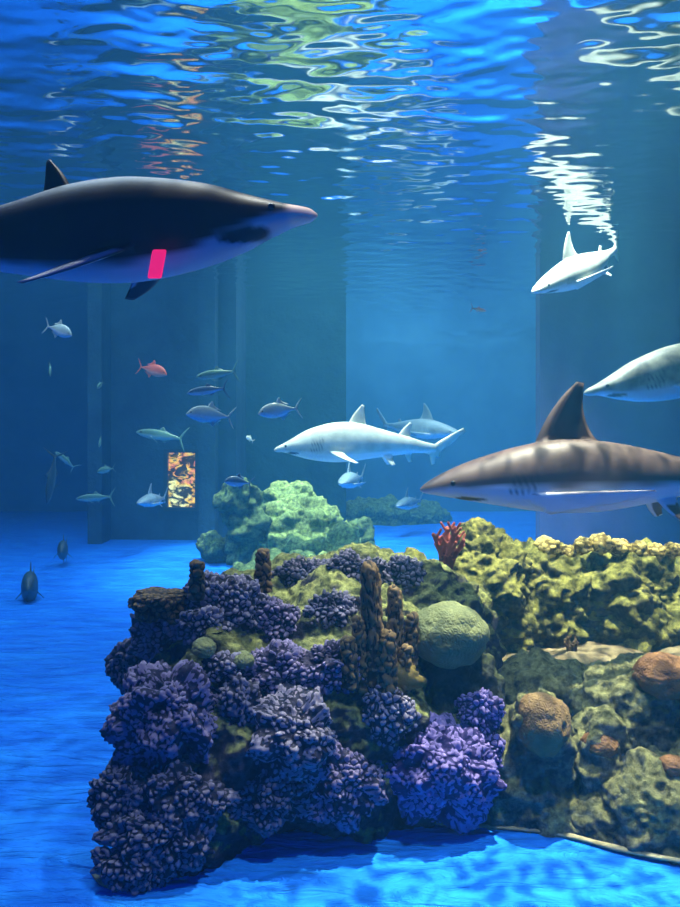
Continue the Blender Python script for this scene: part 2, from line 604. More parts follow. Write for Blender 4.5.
for i, (px, py, hw, hh, mt, lab) in enumerate(KNOB):
    loc, n = hit(px, py)
    if loc is None:
        print('MISS coral', px, py)
        loc, n = P(px, py, 3.1), Vector((0, -1, 0))
    d = loc.y
    rx, rz = hw / F * d, hh / F * d
    ry = min(rx, rz) * .62
    c = loc - Vector((0, -1, 0)) * (-ry * .12)
    me = nodular('knobby_coral', None, (rx * .92, ry, rz * .92), 6 if hw > 21 else 5, seed=i,
                 rosette=.062 + .014 * (i % 3), nod=.021, a1=.040 if hw > 24 else .026, a2=.017, wob=.36)
    o = link('knobby_coral', me, M[mt])
    o.location = c
    tag(o, lab, 'coral', 'purple knobby corals on the reef')


# pale sandy rim where the reef meets the floor: a part of the big rock
def rim(pxs, r, parent):
    pts = [Vector((P_x(px, 1.5 * F / (py - HY)), 1.5 * F / (py - HY), .004)) for px, py in pxs]
    fine = []
    for i in range(len(pts) - 1):
        a, b = pts[i], pts[i + 1]
        p, q = pts[max(0, i - 1)], pts[min(len(pts) - 1, i + 2)]
        for k in range(10):
            u = k / 10
            fine.append(.5 * ((2 * a) + (b - p) * u + (2 * p - 5 * a + 4 * b - q) * u * u + (3 * a - p - 3 * b + q) * u ** 3))
    bm = bmesh.new()
    rows = []
    for i, c in enumerate(fine):
        t = (fine[min(i + 1, len(fine) - 1)] - fine[max(0, i - 1)]).normalized()
        sd = Vector((0, 0, 1)).cross(t)
        rr = r * (1 + .5 * noise.noise(c * 9))
        rows.append([bm.verts.new(c + sd * math.cos(a) * rr * 1.8 + Vector((0, 0, math.sin(a) * rr))) for a in [2 * PI * j / 8 for j in range(8)]])
    for r0, r1 in zip(rows, rows[1:]):
        for j in range(8):
            bm.faces.new((r0[j], r0[(j + 1) % 8], r1[(j + 1) % 8], r1[j]))
    bm.faces.new(rows[0])
    bm.faces.new(rows[-1][::-1])
    bmesh.ops.recalc_face_normals(bm, faces=bm.faces)
    o = link('base_rim', centred(bm_mesh(bm, 'base_rim'), parent.location), M['rim'], parent)
    o['label'] = 'pale sandy rim along the foot of the rock'


rim([(94, 872), (104, 884), (120, 889), (150, 885), (176, 868), (200, 851), (238, 832), (300, 824), (366, 820), (388, 815), (440, 824), (496, 828), (560, 835), (620, 850), (690, 864)],
    .007, bpy.data.objects['reef_rock'])

# column and finger corals
def column_mesh(name, h, r, lean=0, seed=0, taper=.25):
    bm = bmesh.new()
    bmesh.ops.create_icosphere(bm, subdivisions=5, radius=1)
    off = Vector((seed * 2.1, seed * .7, seed))
    tips = []
    for v in bm.verts:
        n = v.co.copy()
        t = (n.z + 1) / 2
        s = math.sqrt(max(0, n.x * n.x + n.y * n.y))
        w = min(1, s * 2.2)
        ang = math.atan2(n.y, n.x)
        rr = r * w * (1 - taper * t) * (1 + .15 * noise.noise(Vector((math.cos(ang), math.sin(ang), t * 3)) + off))
        p = Vector((math.cos(ang) * rr + lean * t * t * h, math.sin(ang) * rr, t * h))
        d = noise.voronoi((p + off) / .027)[0]
        k = math.sqrt(min(1, (d[1] - d[0]) / .5))
        out = Vector((n.x, n.y, n.z * .4))
        p += out.normalized() * .013 * k if out.length else Vector()
        v.co = p
        tips.append(k * (.4 + .6 * t))
    me = bm_mesh(bm, name)
    add_tip(me, tips)
    return me


FING = [
    (197, 598, 36, 8, 0, 2.84, 'brown finger coral standing on the left of the crest'),
    (263, 592, 42, 9, 0, 3.10, 'brown pointed finger coral standing in the middle of the crest'),
    (373, 690, 128, 12, -.03, 0, 'tallest brown column coral in the middle of the reef'),
    (396, 684, 98, 9, -.02, 0, 'brown column coral just right of the tallest one'),
    (387, 694, 62, 11, .0, 0, 'short thick brown column coral in front of the tallest one'),
    (350, 688, 50, 9, -.06, 0, 'short brown column coral left of the tallest one'),
    (411, 680, 66, 7, .03, 0, 'thin brown column coral at the right of the cluster'),
    (361, 692, 74, 8, -.04, 0, 'narrow brown column coral leaning left of the tallest one'),
    (404, 690, 44, 7, .05, 0, 'shortest brown column coral at the front right of the cluster'),
]
for i, (px, py, hpx, rpx, lean, d, lab) in enumerate(FING):
    if not d:
        loc, n = hit(px, py - 22)
        d = (loc.y if loc else 3.0) - (.07 if hpx < 70 else .03)
    c = P(px, py, d)
    o = link('column_coral', column_mesh('column_coral', hpx / F * d, rpx / F * d * .8, lean, i), M['coral_brown'])
    o.location = c
    tag(o, lab, 'coral', 'brown column corals')

# stubby yellow finger leaning on the ridge
d = 3.45
o = link('stub_coral', column_mesh('stub_coral', .16, .04, -.35, 31, .1), M['coral_gold'])
o.location = P(428, 610, d)
tag(o, 'stubby tan coral finger leaning left beside the green brain coral', 'coral')

# crusty plate coral on the left shoulder
me = nodular('plate_coral', None, (.10, .085, .062), 6, .06, .024, .03, .012, 55, .3)
for v in me.vertices:
    if v.co.z > .035:
        v.co.z = .035 + (v.co.z - .035) * .35
o = link('plate_coral', me, M['coral_brown'])
o.location = P(160, 602, 3.0)
tag(o, 'flat topped crusty brown coral on the left shoulder of the reef', 'coral')


# domed brain corals
def dome(name, c, r, mat, lab, seed, pit=None, amp=.06, group='rounded brain corals'):
    bm = bmesh.new()
    bmesh.ops.create_icosphere(bm, subdivisions=5, radius=1)
    off = Vector((seed, seed * 2.2, seed * .3))
    for v in bm.verts:
        n = v.co.normalized()
        p = n * (1 + amp * noise.noise(n * 1.2 + off) * 2 + .055 * fbm(n * 3 + off, 4))
        if pit:
            dd = (n - Vector(pit).normalized()).length
            p *= 1 - .25 * math.exp(-(dd / .13) ** 2)
        v.co = Vector((p.x * r[0], p.y * r[1], p.z * r[2]))
    o = link(name, bm_mesh(bm, name), mat)
    o.location = c
    return tag(o, lab, 'coral', group)


dome('brain_coral', P(450, 634, 3.02), (.155, .15, .125), M['brain_green'], 'large smooth green brain coral on a dark boulder', 1)
dome('brain_coral', P(543, 724, 2.88), (.10, .10, .12), M['brain_brown'], 'round brown brain coral with a dark pit on a grey boulder', 2, (.75, -1, .15))
dome('brain_coral', P(666, 676, 3.02), (.135, .13, .085), M['brain_rust'], 'wide rusty orange brain coral on the ledge at the right edge', 3)
dome('brain_coral', P(600, 744, 2.92), (.07, .07, .05), M['brain_rust'], 'small rust coloured brain coral capping the narrow boulder', 4)
dome('brain_coral', P(672, 766, 2.78), (.05, .05, .04), M['brain_rust'], 'smallest pinkish brown coral between boulders at the right edge', 5)
for px, py, r, lab in ((204, 648, 12, 'little olive brain coral on the green ledge of the reef, the left one'),
                       (243, 660, 11, 'little tan brain coral on the green ledge, right of the olive one')):
    loc, n = hit(px, py)
    d = loc.y if loc else 3
    rr = r / F * d
    dome('brain_coral', P(px, py, d - rr * .2 - .05), (rr, rr, rr * .8), M['brain_green'], lab, px)

# yellow knob corals along the ridge
KN = [(546, 547, 12), (566, 552, 8), (583, 545, 9), (601, 543, 11), (620, 547, 10), (638, 549, 9), (655, 551, 9), (672, 549, 8)]
KL = ['yellow knob coral beside the tall hump of the ridge, first of the row', 'small low yellow knob coral, second in the row on the ridge',
      'yellow knob coral third in the row along the ridge', 'largest yellow knob coral in the middle of the ridge',
      'yellow knob coral fifth in the row along the ridge', 'yellow knob coral sixth in the row along the ridge',
      'yellow knob coral next to last on the ridge', 'yellow knob coral at the right end of the ridge']
for i, ((px, py, r), lab) in enumerate(zip(KN, KL)):
    d = 4.1
    rr = r / F * d
    o = link('knob_coral', nodular('knob_coral', None, (rr, rr, rr * .8), 4, .05, .03, .008, .01, 70 + i), M['coral_gold'])
    o.location = P(px, py + 1, d)
    tag(o, lab, 'coral', 'yellow knob corals on the ridge')


# branching red coral
def branching(name, h, seed, spread=.5, nb=9, r0=.013):
    rnd = random.Random(seed)
    bm = bmesh.new()

    def tube(p0, p1, ra, rb):
        ax = p1 - p0
        q = ax.to_track_quat('Z', 'Y')
        m = Matrix.Translation((p0 + p1) / 2) @ q.to_matrix().to_4x4()
        bmesh.ops.create_cone(bm, cap_ends=True, segments=8, radius1=ra, radius2=rb, depth=ax.length, matrix=m)
        bmesh.ops.create_icosphere(bm, subdivisions=2, radius=rb * 1.15, matrix=Matrix.Translation(p1))

    for k in range(nb):
        p = Vector((rnd.uniform(-.02, .02), rnd.uniform(-.02, .02), 0))
        a = rnd.uniform(0, 2 * PI)
        tilt = rnd.uniform(.05, spread)
        dr = Vector((math.cos(a) * tilt, math.sin(a) * tilt, 1)).normalized()
        L = h * rnd.uniform(.6, 1) / 3
        r = r0
        for s in range(3):
            p2 = p + dr * L
            tube(p, p2, r, r * .85)
            if s:
                b = rnd.uniform(0, 2 * PI)
                tube(p2 - dr * L * .4, p2 + Vector((math.cos(b), math.sin(b), .7)) * L * .55, r * .7, r * .6)
            p = p2
            r *= .85
            dr = (dr + Vector((rnd.uniform(-.3, .3), rnd.uniform(-.3, .3), .2))).normalized()
    me = bm_mesh(bm, name)
    o = bpy.data.objects.new('tmp', me)
    COL.objects.link(o)
    md = o.modifiers.new('r', 'REMESH')
    md.mode = 'VOXEL'
    md.voxel_size = .0055
    me2 = bpy.data.meshes.new_from_object(o.evaluated_get(bpy.context.evaluated_depsgraph_get()))
    bpy.data.objects.remove(o)
    me2.name = name
    add_tip(me2, [min(1, v.co.z / h) for v in me2.vertices])
    return me2


o = link('branching_coral', branching('branching_coral', .23, 3, .35, 10, .016), M['coral_red'])
o.location = P(447, 572, 3.7)
tag(o, 'dark red branching coral below the nose of the grey shark', 'coral')
o = link('branching_coral', branching('branching_coral', .10, 8, .8, 7, .011), M['coral_brown'])
loc, n = hit(570, 650)
o.location = (loc or P(570, 650, 3.8)) + Vector((0, -.03, -.02))
tag(o, 'low brown branching coral at the foot of the yellow ridge', 'coral')

# pale yellow fragment lying under the columns
bm = bmesh.new()
bmesh.ops.create_icosphere(bm, subdivisions=4, radius=1)
for v in bm.verts:
    n = v.co.normalized()
    a = math.atan2(n.z, n.x)
    s = 1 + .55 * max(0, math.cos(a * 2.5 + .6)) ** 2 + .25 * noise.noise(n * 3)
    v.co = Vector((n.x * .055 * s, n.y * .03, n.z * .05 * s))
o = link('coral_fragment', bm_mesh(bm, 'coral_fragment'), M['coral_gold'])
loc, n = hit(404, 676)
o.location = (loc or P(404, 676, 2.95)) + Vector((0, -.02, 0))
tag(o, 'pale yellow pointed coral fragment lying right of the column corals', 'coral fragment')

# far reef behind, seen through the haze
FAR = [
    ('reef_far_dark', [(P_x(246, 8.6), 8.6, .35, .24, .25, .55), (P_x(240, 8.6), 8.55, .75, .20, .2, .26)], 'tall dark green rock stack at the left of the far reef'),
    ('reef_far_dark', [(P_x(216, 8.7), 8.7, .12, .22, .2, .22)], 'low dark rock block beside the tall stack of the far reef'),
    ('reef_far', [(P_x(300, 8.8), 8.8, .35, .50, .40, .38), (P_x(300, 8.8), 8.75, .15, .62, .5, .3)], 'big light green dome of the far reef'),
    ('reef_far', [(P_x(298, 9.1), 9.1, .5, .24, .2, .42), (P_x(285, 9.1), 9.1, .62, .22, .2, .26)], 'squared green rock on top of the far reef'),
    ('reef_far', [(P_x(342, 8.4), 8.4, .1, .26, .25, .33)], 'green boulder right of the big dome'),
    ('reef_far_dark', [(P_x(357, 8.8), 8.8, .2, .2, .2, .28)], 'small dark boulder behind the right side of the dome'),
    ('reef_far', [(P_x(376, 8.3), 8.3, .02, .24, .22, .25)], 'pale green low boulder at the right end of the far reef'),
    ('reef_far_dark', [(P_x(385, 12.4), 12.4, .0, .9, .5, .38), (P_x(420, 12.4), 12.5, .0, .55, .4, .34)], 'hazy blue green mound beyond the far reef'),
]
FAR += [  # low, nearly unseen beds added for their green reflection in the water surface
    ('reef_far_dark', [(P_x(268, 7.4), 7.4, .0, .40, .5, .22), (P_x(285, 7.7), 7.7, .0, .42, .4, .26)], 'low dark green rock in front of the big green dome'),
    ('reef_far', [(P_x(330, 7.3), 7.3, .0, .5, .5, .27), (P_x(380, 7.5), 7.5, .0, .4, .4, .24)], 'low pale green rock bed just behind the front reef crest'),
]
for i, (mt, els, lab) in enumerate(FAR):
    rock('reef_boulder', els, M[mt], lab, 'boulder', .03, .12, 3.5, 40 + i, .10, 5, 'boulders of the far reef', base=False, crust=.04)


# ------------------------------------------------------------- sharks, fish
def lerp_tab(tab, t):
    for (a, b) in zip(tab, tab[1:]):
        if t <= b[0]:
            u = (t - a[0]) / (b[0] - a[0])
            u = max(0, min(1, u))
            return [a[i] + (b[i] - a[i]) * u for i in range(1, len(a))]
    return list(tab[-1][1:])


def smooth_tab(tab, t):
    """Catmull-Rom through the table"""
    n = len(tab)
    k = 0
    while k < n - 2 and t > tab[k + 1][0]:
        k += 1
    a, b = tab[k], tab[k + 1]
    p, q = tab[max(0, k - 1)], tab[min(n - 1, k + 2)]
    h = b[0] - a[0]
    u = max(0, min(1, (t - a[0]) / h))
    res = []
    for i in range(1, len(a)):
        m0 = (b[i] - p[i]) / max(1e-6, b[0] - p[0]) * h
        m1 = (q[i] - a[i]) / max(1e-6, q[0] - a[0]) * h
        res.append((2 * u**3 - 3 * u**2 + 1) * a[i] + (u**3 - 2 * u**2 + u) * m0 + (-2 * u**3 + 3 * u**2) * b[i] + (u**3 - u**2) * m1)
    return res


def body_bm(tab, rings, segs, power=1.0):
    bm = bmesh.new()
    t0, t1 = tab[0][0], tab[-1][0]
    rows = []
    for i in range(rings + 1):
        u = i / rings
        t = t0 + (t1 - t0) * (u ** power)
        top, bot, w, ax = smooth_tab(tab, t)
        row = []
        for j in range(segs):
            a = 2 * PI * j / segs
            c, s = math.cos(a), math.sin(a)
            y = w * math.copysign(abs(c) ** .9, c)
            z = (top if s > 0 else bot) * math.copysign(abs(s) ** .95, s)
            row.append(bm.verts.new((t, y, ax + z)))
        rows.append(row)
    for r0, r1 in zip(rows, rows[1:]):
        for j in range(segs):
            bm.faces.new((r0[j], r0[(j + 1) % segs], r1[(j + 1) % segs], r1[j]))
    bm.faces.new(rows[0][::-1])
    bm.faces.new(rows[-1])
    bmesh.ops.recalc_face_normals(bm, faces=bm.faces)
    return bm


def fin_bm(le, te, origin, span_dir, chord_dir, thick, ns=14, nc=8):
    """fin with a lens section; le/te are point lists (chord, span) from root to tip"""
    sd, cd = Vector(span_dir).normalized(), Vector(chord_dir).normalized()
    nd = cd.cross(sd).normalized()
    bm = bmesh.new()

    def at(pts, s):
        return smooth_tab([(i / (len(pts) - 1), *p) for i, p in enumerate(pts)], s)
    rows = []
    for i in range(ns + 1):
        s = i / ns
        s = s * .985
        a, b = at(le, s), at(te, s)
        row = []
        loop = [(k / nc, 1) for k in range(nc + 1)] + [(k / nc, -1) for k in range(nc - 1, 0, -1)]
        th = thick * (1 - .75 * s)
        for u, sg in loop:
            ch = a[0] + (b[0] - a[0]) * u
            sp = a[1] + (b[1] - a[1]) * u
            prof = 2.6 * math.sqrt(u) * (1 - u) if u < 1 else 0
            prof = max(prof, .06) if 0 < u < 1 else prof
            off = sg * th * prof * .5
            row.append(bm.verts.new(Vector(origin) + cd * ch + sd * sp + nd * off))
        rows.append(row)
    n = len(rows[0])
    for r0, r1 in zip(rows, rows[1:]):
        for j in range(n):
            bm.faces.new((r0[j], r0[(j + 1) % n], r1[(j + 1) % n], r1[j]))
    bm.faces.new(rows[0][::-1])
    bm.faces.new(rows[-1])
    bmesh.ops.recalc_face_normals(bm, faces=bm.faces)
    return bm


def union(body, fins, name):
    """one continuous skin out of the body and its fins"""
    bo = bpy.data.objects.new('tmp_body', bm_mesh(body, name))
    COL.objects.link(bo)
    tmp = []
    for f in fins:
        fo = bpy.data.objects.new('tmp_fin', bm_mesh(f, 'fin'))
        COL.objects.link(fo)
        fo.hide_render = True
        tmp.append(fo)
        md = bo.modifiers.new('u', 'BOOLEAN')
        md.operation = 'UNION'
        md.solver = 'EXACT'
        md.object = fo
    me = bpy.data.meshes.new_from_object(bo.evaluated_get(bpy.context.evaluated_depsgraph_get()))
    me.name = name
    for o in tmp + [bo]:
        d = o.data
        bpy.data.objects.remove(o)
        bpy.data.meshes.remove(d)
    return me


def sstep(a, b, x):
    u = max(0, min(1, (x - a) / (b - a)))
    return u * u * (3 - 2 * u)


#        t     top   bot    half-width  axis
SANDBAR = [(0, .003, .003, .004, -.006), (.012, .011, .009, .022, -.006), (.05, .026, .020, .040, -.004), (.11, .044, .036, .054, -.002),
           (.18, .060, .052, .062, 0), (.26, .076, .066, .068, 0), (.34, .086, .074, .070, 0), (.44, .082, .072, .066, 0),
           (.55, .066, .058, .054, .002), (.65, .046, .040, .038, .005), (.73, .028, .024, .022, .01), (.80, .019, .017, .013, .014), (.86, .014, .012, .008, .02)]
TIGER = [(0, .003, .003, .004, -.002), (.012, .012, .010, .018, -.002), (.05, .019, .021, .034, .001), (.11, .040, .046, .050, 0),
         (.18, .066, .070, .060, 0), (.26, .084, .086, .068, 0), (.34, .094, .092, .072, 0), (.44, .090, .084, .068, 0),
         (.55, .068, .066, .054, .002), (.65, .050, .050, .040, .006), (.73, .036, .034, .024, .012), (.79, .027, .026, .015, .016), (.86, .018, .014, .008, .026)]


def shark_mesh(kind, dt=.43, dk=1, near=None):
    tab = SANDBAR if kind == 'sandbar' else TIGER
    body = body_bm(tab, 120, 36, 1.25)
    U, D, B = (0, 0, 1), (0, 0, -1), (1, 0, 0)
    fins = []

    def zt(t):
        v = smooth_tab(tab, t)
        return v[3] + v[0]

    def zb(t):
        v = smooth_tab(tab, t)
        return v[3] - v[1]

    if kind == 'sandbar':
        t = .275
        fins.append(fin_bm([(-.01, -.03), (.03, .045), (.068, .095), (.108, .132)], [(.20, -.03), (.145, .015), (.122, .07), (.124, .130)], (t, 0, zt(t + .05) - .005), U, B, .022))
        t = .63
        fins.append(fin_bm([(0, -.015), (.02, .012), (.038, .032)], [(.06, -.015), (.058, .006), (.066, .022)], (t, 0, zt(t + .03) - .002), U, B, .010))
        pe = [(-.01, -.04), (-.005, .07), (-.002, .16), (.0, .255)], [(.085, -.04), (.068, .05), (.046, .15), (.012, .25)]
        pt, pd = .262, (.94, .30, .05)
    else:
        t = dt
        fins.append(fin_bm([(0, -.025), (.035 * dk, .04 * dk), (.078 * dk, .092 * dk)], [(.11 * dk, -.025), (.096 * dk, .02 * dk), (.088 * dk, .087 * dk)], (t, 0, zt(t + .04) - .006), U, B, .018))
        t = .63
        fins.append(fin_bm([(0, -.02), (.03, .03), (.066, .072)], [(.09, -.02), (.076, .014), (.074, .067)], (t, 0, zt(t + .04) - .004), U, B, .014))
        pe = [(0, -.04), (.025, .04), (.06, .095), (.105, .130)], [(.10, -.04), (.09, .03), (.105, .08), (.125, .122)]
        pt, pd = .27, (.30, .85, -.36)
    v = smooth_tab(tab, pt)
    pd0 = pd
    for s in (1, -1):
        pd = near if near and s == 1 else pd0
        fins.append(fin_bm(pe[0], pe[1], (pt, s * v[2] * (.93 if kind == 'sandbar' else .80), -v[1] * .42), (pd[0], s * pd[1], pd[2]), ((.60, -s * .10, -.36) if kind == 'sandbar' else (1, 0, -.06)), .014))
    t = .64 if near else .56
    v = smooth_tab(tab, t)
    for s in (1, -1):
        fins.append(fin_bm([(0, -.02), (.025, .025), (.055, .055)], [(.07, -.02), (.065, .02), (.075, .048)], (t, s * v[2] * .5, v[3] - v[1] * .8), (.1, s * .55, -.8), B, .012))
    t = .68
    fins.append(fin_bm([(0, -.015), (.02, .015), (.045, .042)], [(.055, -.015), (.05, .012), (.062, .034)], (t, 0, zb(t + .02) + .004), D, B, .010))
    # tail: long upper lobe, short lower lobe
    fins.append(fin_bm([(0, -.03), (.04, .02), (.10, .075), (.175, .14)], [(.085, -.03), (.09, .005), (.135, .05), (.190, .125)], (.80, 0, .02), U, B, .016))
    fins.append(fin_bm([(0, -.02), (.02, .03), (.045, .07)], [(.075, -.02), (.06, .02), (.058, .062)], (.81, 0, .014), D, B, .014))
    me = union(body, fins, 'shark')
    return me, tab


def fish_mesh(kind):
    if kind == 'jack':
        tab = [(0, .006, .006, .005, -.02), (.03, .035, .03, .02, -.015), (.12, .09, .085, .045, 0), (.26, .135, .125, .06, 0), (.42, .14, .13, .06, 0),
               (.6, .09, .09, .042, 0), (.74, .035, .035, .018, 0), (.84, .014, .014, .010, 0)]
    elif kind == 'slim':
        tab = [(0, .006, .006, .005, 0), (.03, .022, .022, .016, 0), (.12, .05, .05, .03, 0), (.3, .072, .07, .042, 0), (.5, .066, .066, .04, 0),
               (.7, .035, .035, .022, 0), (.84, .014, .014, .010, 0)]
    body = body_bm(tab, 40, 20, 1.15)
    U, D, B = (0, 0, 1), (0, 0, -1), (1, 0, 0)
    q = 1 if kind == 'jack' else .6

    def zt(t):
        return smooth_tab(tab, t)[0]
    fins = [
        fin_bm([(0, -.03), (.04, .05 * q), (.09, .11 * q)], [(.30, -.03), (.16, .03 * q), (.11, .105 * q)], (.40, 0, zt(.46) - .012), U, B, .016, 8, 5),
        fin_bm([(0, -.03), (.04, .04 * q), (.09, .09 * q)], [(.26, -.03), (.15, .03 * q), (.105, .085 * q)], (.46, 0, -zt(.52) + .012), D, B, .016, 8, 5),
        fin_bm([(0, -.02), (.07, .09), (.17, .19)], [(.05, -.02), (.09, .06), (.175, .185)], (.81, 0, 0), U, B, .016, 8, 5),
        fin_bm([(0, -.02), (.07, .09), (.17, .19)], [(.05, -.02), (.09, .06), (.175, .185)], (.81, 0, 0), D, B, .016, 8, 5)]
    v = smooth_tab(tab, .26)
    for s in (1, -1):
        fins.append(fin_bm([(0, -.02), (.06, .05), (.12, .1)], [(.04, -.02), (.075, .04), (.125, .095)], (.26, s * v[2] * .9, -.03), (.5, s * .5, -.35), (.8, 0, -.3), .012, 6, 4))
    return union(body, fins, 'fish'), tab


def swim(proto, tab, name, L, pts, mat, roll=0, split=-.12, split_head=None, deep=1, wide=1, pale_fins=False, gills=True, mouth=None, snout=0, eye_t=.07, eye_r=.007, eye_a=.25, finmask=True):
    """bend a straight animal along nose > middle > tail, paint its markings, add its eyes"""
    me = proto.copy()
    nv = len(me.vertices)
    p0, p1, p2 = [Vector(p) for p in pts]
    # arc length table of the curve
    S = 60
    cv = [(1 - s) ** 2 * p0 + 2 * s * (1 - s) * p1 + s * s * p2 for s in [i / S for i in range(S + 1)]]
    ln = [0]
    for a, b in zip(cv, cv[1:]):
        ln.append(ln[-1] + (b - a).length)

    def frame(t):
        x = t * ln[-1]
        k = 0
        while k < S - 1 and ln[k + 1] < x:
            k += 1
        u = (x - ln[k]) / (ln[k + 1] - ln[k])
        c = cv[k] + (cv[k + 1] - cv[k]) * u
        s = (k + u) / S
        T = (2 * (1 - s) * (p1 - p0) + 2 * s * (p2 - p1)).normalized()
        Sd = Vector((0, 0, 1)).cross(T).normalized()
        Up = T.cross(Sd).normalized()
        if roll:
            R = Matrix.Rotation(roll, 3, T)
            Sd, Up = R @ Sd, R @ Up
        return c, Sd, Up
    L = ln[-1]
    cols = np.zeros((nv, 4))
    cols[:, 3] = 1
    c0 = p1
    for i, v in enumerate(me.vertices):
        t, y, z = v.co
        tc = max(tab[0][0], min(tab[-1][0], t))
        top, bot, w, ax = smooth_tab(tab, tc)
        zr = z - ax
        sp_ = split if split_head is None else split_head + (split - split_head) * sstep(.04, .22, t)
        edge = sp_ * (bot + top) * .9
        inside = abs(y) <= w * 1.12 and -bot * 1.15 <= zr <= top * 1.15
        if inside and t < tab[-1][0]:
            belly = 1 - sstep(edge - .006, edge + .006, zr + .006 * noise.noise(Vector((t * 14, 2, 0))))
        else:
            belly = .9 if (v.normal.z < (.35 if pale_fins else -.25) and abs(y) > .01) else 0
        dark = 0
        if gills and inside and abs(y) > w * .5:
            for g in range(5):
                gt = .205 + g * .013
                if -bot * .45 < zr < top * .30:
                    dark = max(dark, .75 * math.exp(-((t - gt - .02 * zr / bot) / .0022) ** 2))
        if mouth and inside:
            mt, mz, ml, mh = mouth
            e = ((t - mt) / ml) ** 2 + ((zr - mz - (t - mt) * -.12) / mh) ** 2
            dk = 1 - sstep(.7, 1.3, e)
            dark = max(dark, dk)
            y *= 1 - .22 * dk
        cols[i, 0], cols[i, 1] = belly, dark
        if snout and t < snout * 1.2:
            cols[i, 2] = 1 - sstep(snout * .8, snout * 1.2, t)
        c, Sd, Up = frame(t)
        v.co = c + Sd * (y * L * wide) + Up * (z * L * deep) - c0
    a = me.color_attributes.new('mask', 'FLOAT_COLOR', 'POINT')
    a.data.foreach_set('color', cols.reshape(-1))
    me.update()
    o = link(name, me, mat)
    o.location = c0
    top, bot, w, ax = smooth_tab(tab, eye_t)
    for s in (1, -1):
        c, Sd, Up = frame(eye_t)
        q = c + Sd * (s * w * .93 * math.cos(eye_a) * L) + Up * ((ax + top * math.sin(eye_a)) * L) - c0
        bm = bmesh.new()
        bmesh.ops.create_icosphere(bm, subdivisions=2, radius=eye_r * L)
        e = link('eye', bm_mesh(bm, 'eye'), M['eye'], o)
        e.location = q
    return o, frame


SB, SBT = shark_mesh('sandbar')
TG, TGT = shark_mesh('tiger', .375, 1)
TL, TLT = shark_mesh('tiger', .43, .72, (.62, .52, -.50))


def length_pts(nose, mid, tail):
    return nose, mid, tail


# 1 big dark shark at the upper left, heading right
o, fr_ = swim(TL, TLT, 'shark', 0, [P(317, 214, 2.48), P(90, 234, 2.56), P(-175, 258, 2.9)], M['skin_brown'], split=-.42, split_head=-.10, deep=.97, mouth=(.120, -.034, .042, .011), snout=.045)
tag(o, 'dark brown shark at upper left, nose pointing right, with a bright pink tag', 'shark', 'sharks swimming in the tank')
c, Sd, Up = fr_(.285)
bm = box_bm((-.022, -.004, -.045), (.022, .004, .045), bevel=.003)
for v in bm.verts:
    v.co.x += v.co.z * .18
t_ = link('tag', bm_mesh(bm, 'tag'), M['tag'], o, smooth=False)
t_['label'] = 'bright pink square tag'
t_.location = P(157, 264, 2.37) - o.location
# 2 grey brown shark passing over the reef on the right, heading left
o, _ = swim(SB, SBT, 'shark', 0, [P(420, 487, 3.3), P(600, 468, 3.35), P(806, 490, 3.55)], M['skin_grey'], split=-.10, split_head=-.02, pale_fins=True, deep=1.1, mouth=(.112, -.030, .034, .005))
tag(o, 'grey brown shark with tall dorsal fin gliding left above the reef', 'shark', 'sharks swimming in the tank')
# 3 pale shark in the middle distance, heading left
o, _ = swim(TG, TGT, 'shark', 0, [P(274, 450, 8.2), P(368, 430, 8.1), P(459, 461, 8.4)], M['skin_pale'], split=-.30, deep=1.12, mouth=(.10, -.03, .03, .006))
tag(o, 'pale cream shark in the middle of the tank swimming left', 'shark', 'sharks swimming in the tank')
# 4 bright shark just under the surface on the right
o, _ = swim(SB, SBT, 'shark', 0, [P(533, 291, 6.4), P(592, 268, 6.9), P(626, 246, 7.5)], M['skin_pale'], split=-.15, mouth=(.112, -.030, .034, .005))
tag(o, 'brightly lit white shark just below the water surface, head angled down', 'shark', 'sharks swimming in the tank')
# 5 pale shark cut by the right edge
o, _ = swim(TG, TGT, 'shark', 0, [P(584, 393, 5.9), P(720, 362, 6.0), P(830, 336, 6.3)], M['skin_mottled'], split=-.22, mouth=(.10, -.03, .03, .006))
tag(o, 'mottled pale shark entering from the right edge above the grey shark', 'shark', 'sharks swimming in the tank')
# 6 hazy shark behind the pale one, heading right
o, _ = swim(SB, SBT, 'shark', 0, [P(461, 433, 9.6), P(425, 429, 10.0), P(375, 426, 10.9)], M['skin_steel'], split=-.15)
tag(o, 'hazy bluish shark behind the tail of the pale cream shark', 'shark', 'sharks swimming in the tank')
# 7 and 8 small distant sharks seen head on
o, _ = swim(SB, SBT, 'shark', 0, [P(341, 483, 9.6), P(350, 480, 10.2), P(366, 478, 10.9)], M['skin_steel'], split=-.15)
tag(o, 'faint distant shark facing the viewer below the pale cream shark', 'shark', 'sharks swimming in the tank')
o, _ = swim(SB, SBT, 'shark', 0, [P(397, 506, 10.4), P(408, 503, 10.8), P(424, 501, 11.4)], M['skin_steel'], split=-.15)
tag(o, 'faintest distant shark, low over the hazy blue green mound', 'shark', 'sharks swimming in the tank')
o, _ = swim(SB, SBT, 'shark', 0, [P(138, 503, 8.8), P(152, 500, 9.2), P(168, 499, 9.8)], M['skin_steel'], split=-.15)
tag(o, 'small teal shark facing the viewer left of the lit window', 'shark', 'sharks swimming in the tank')

JK, JKT = fish_mesh('jack')
SL, SLT = fish_mesh('slim')
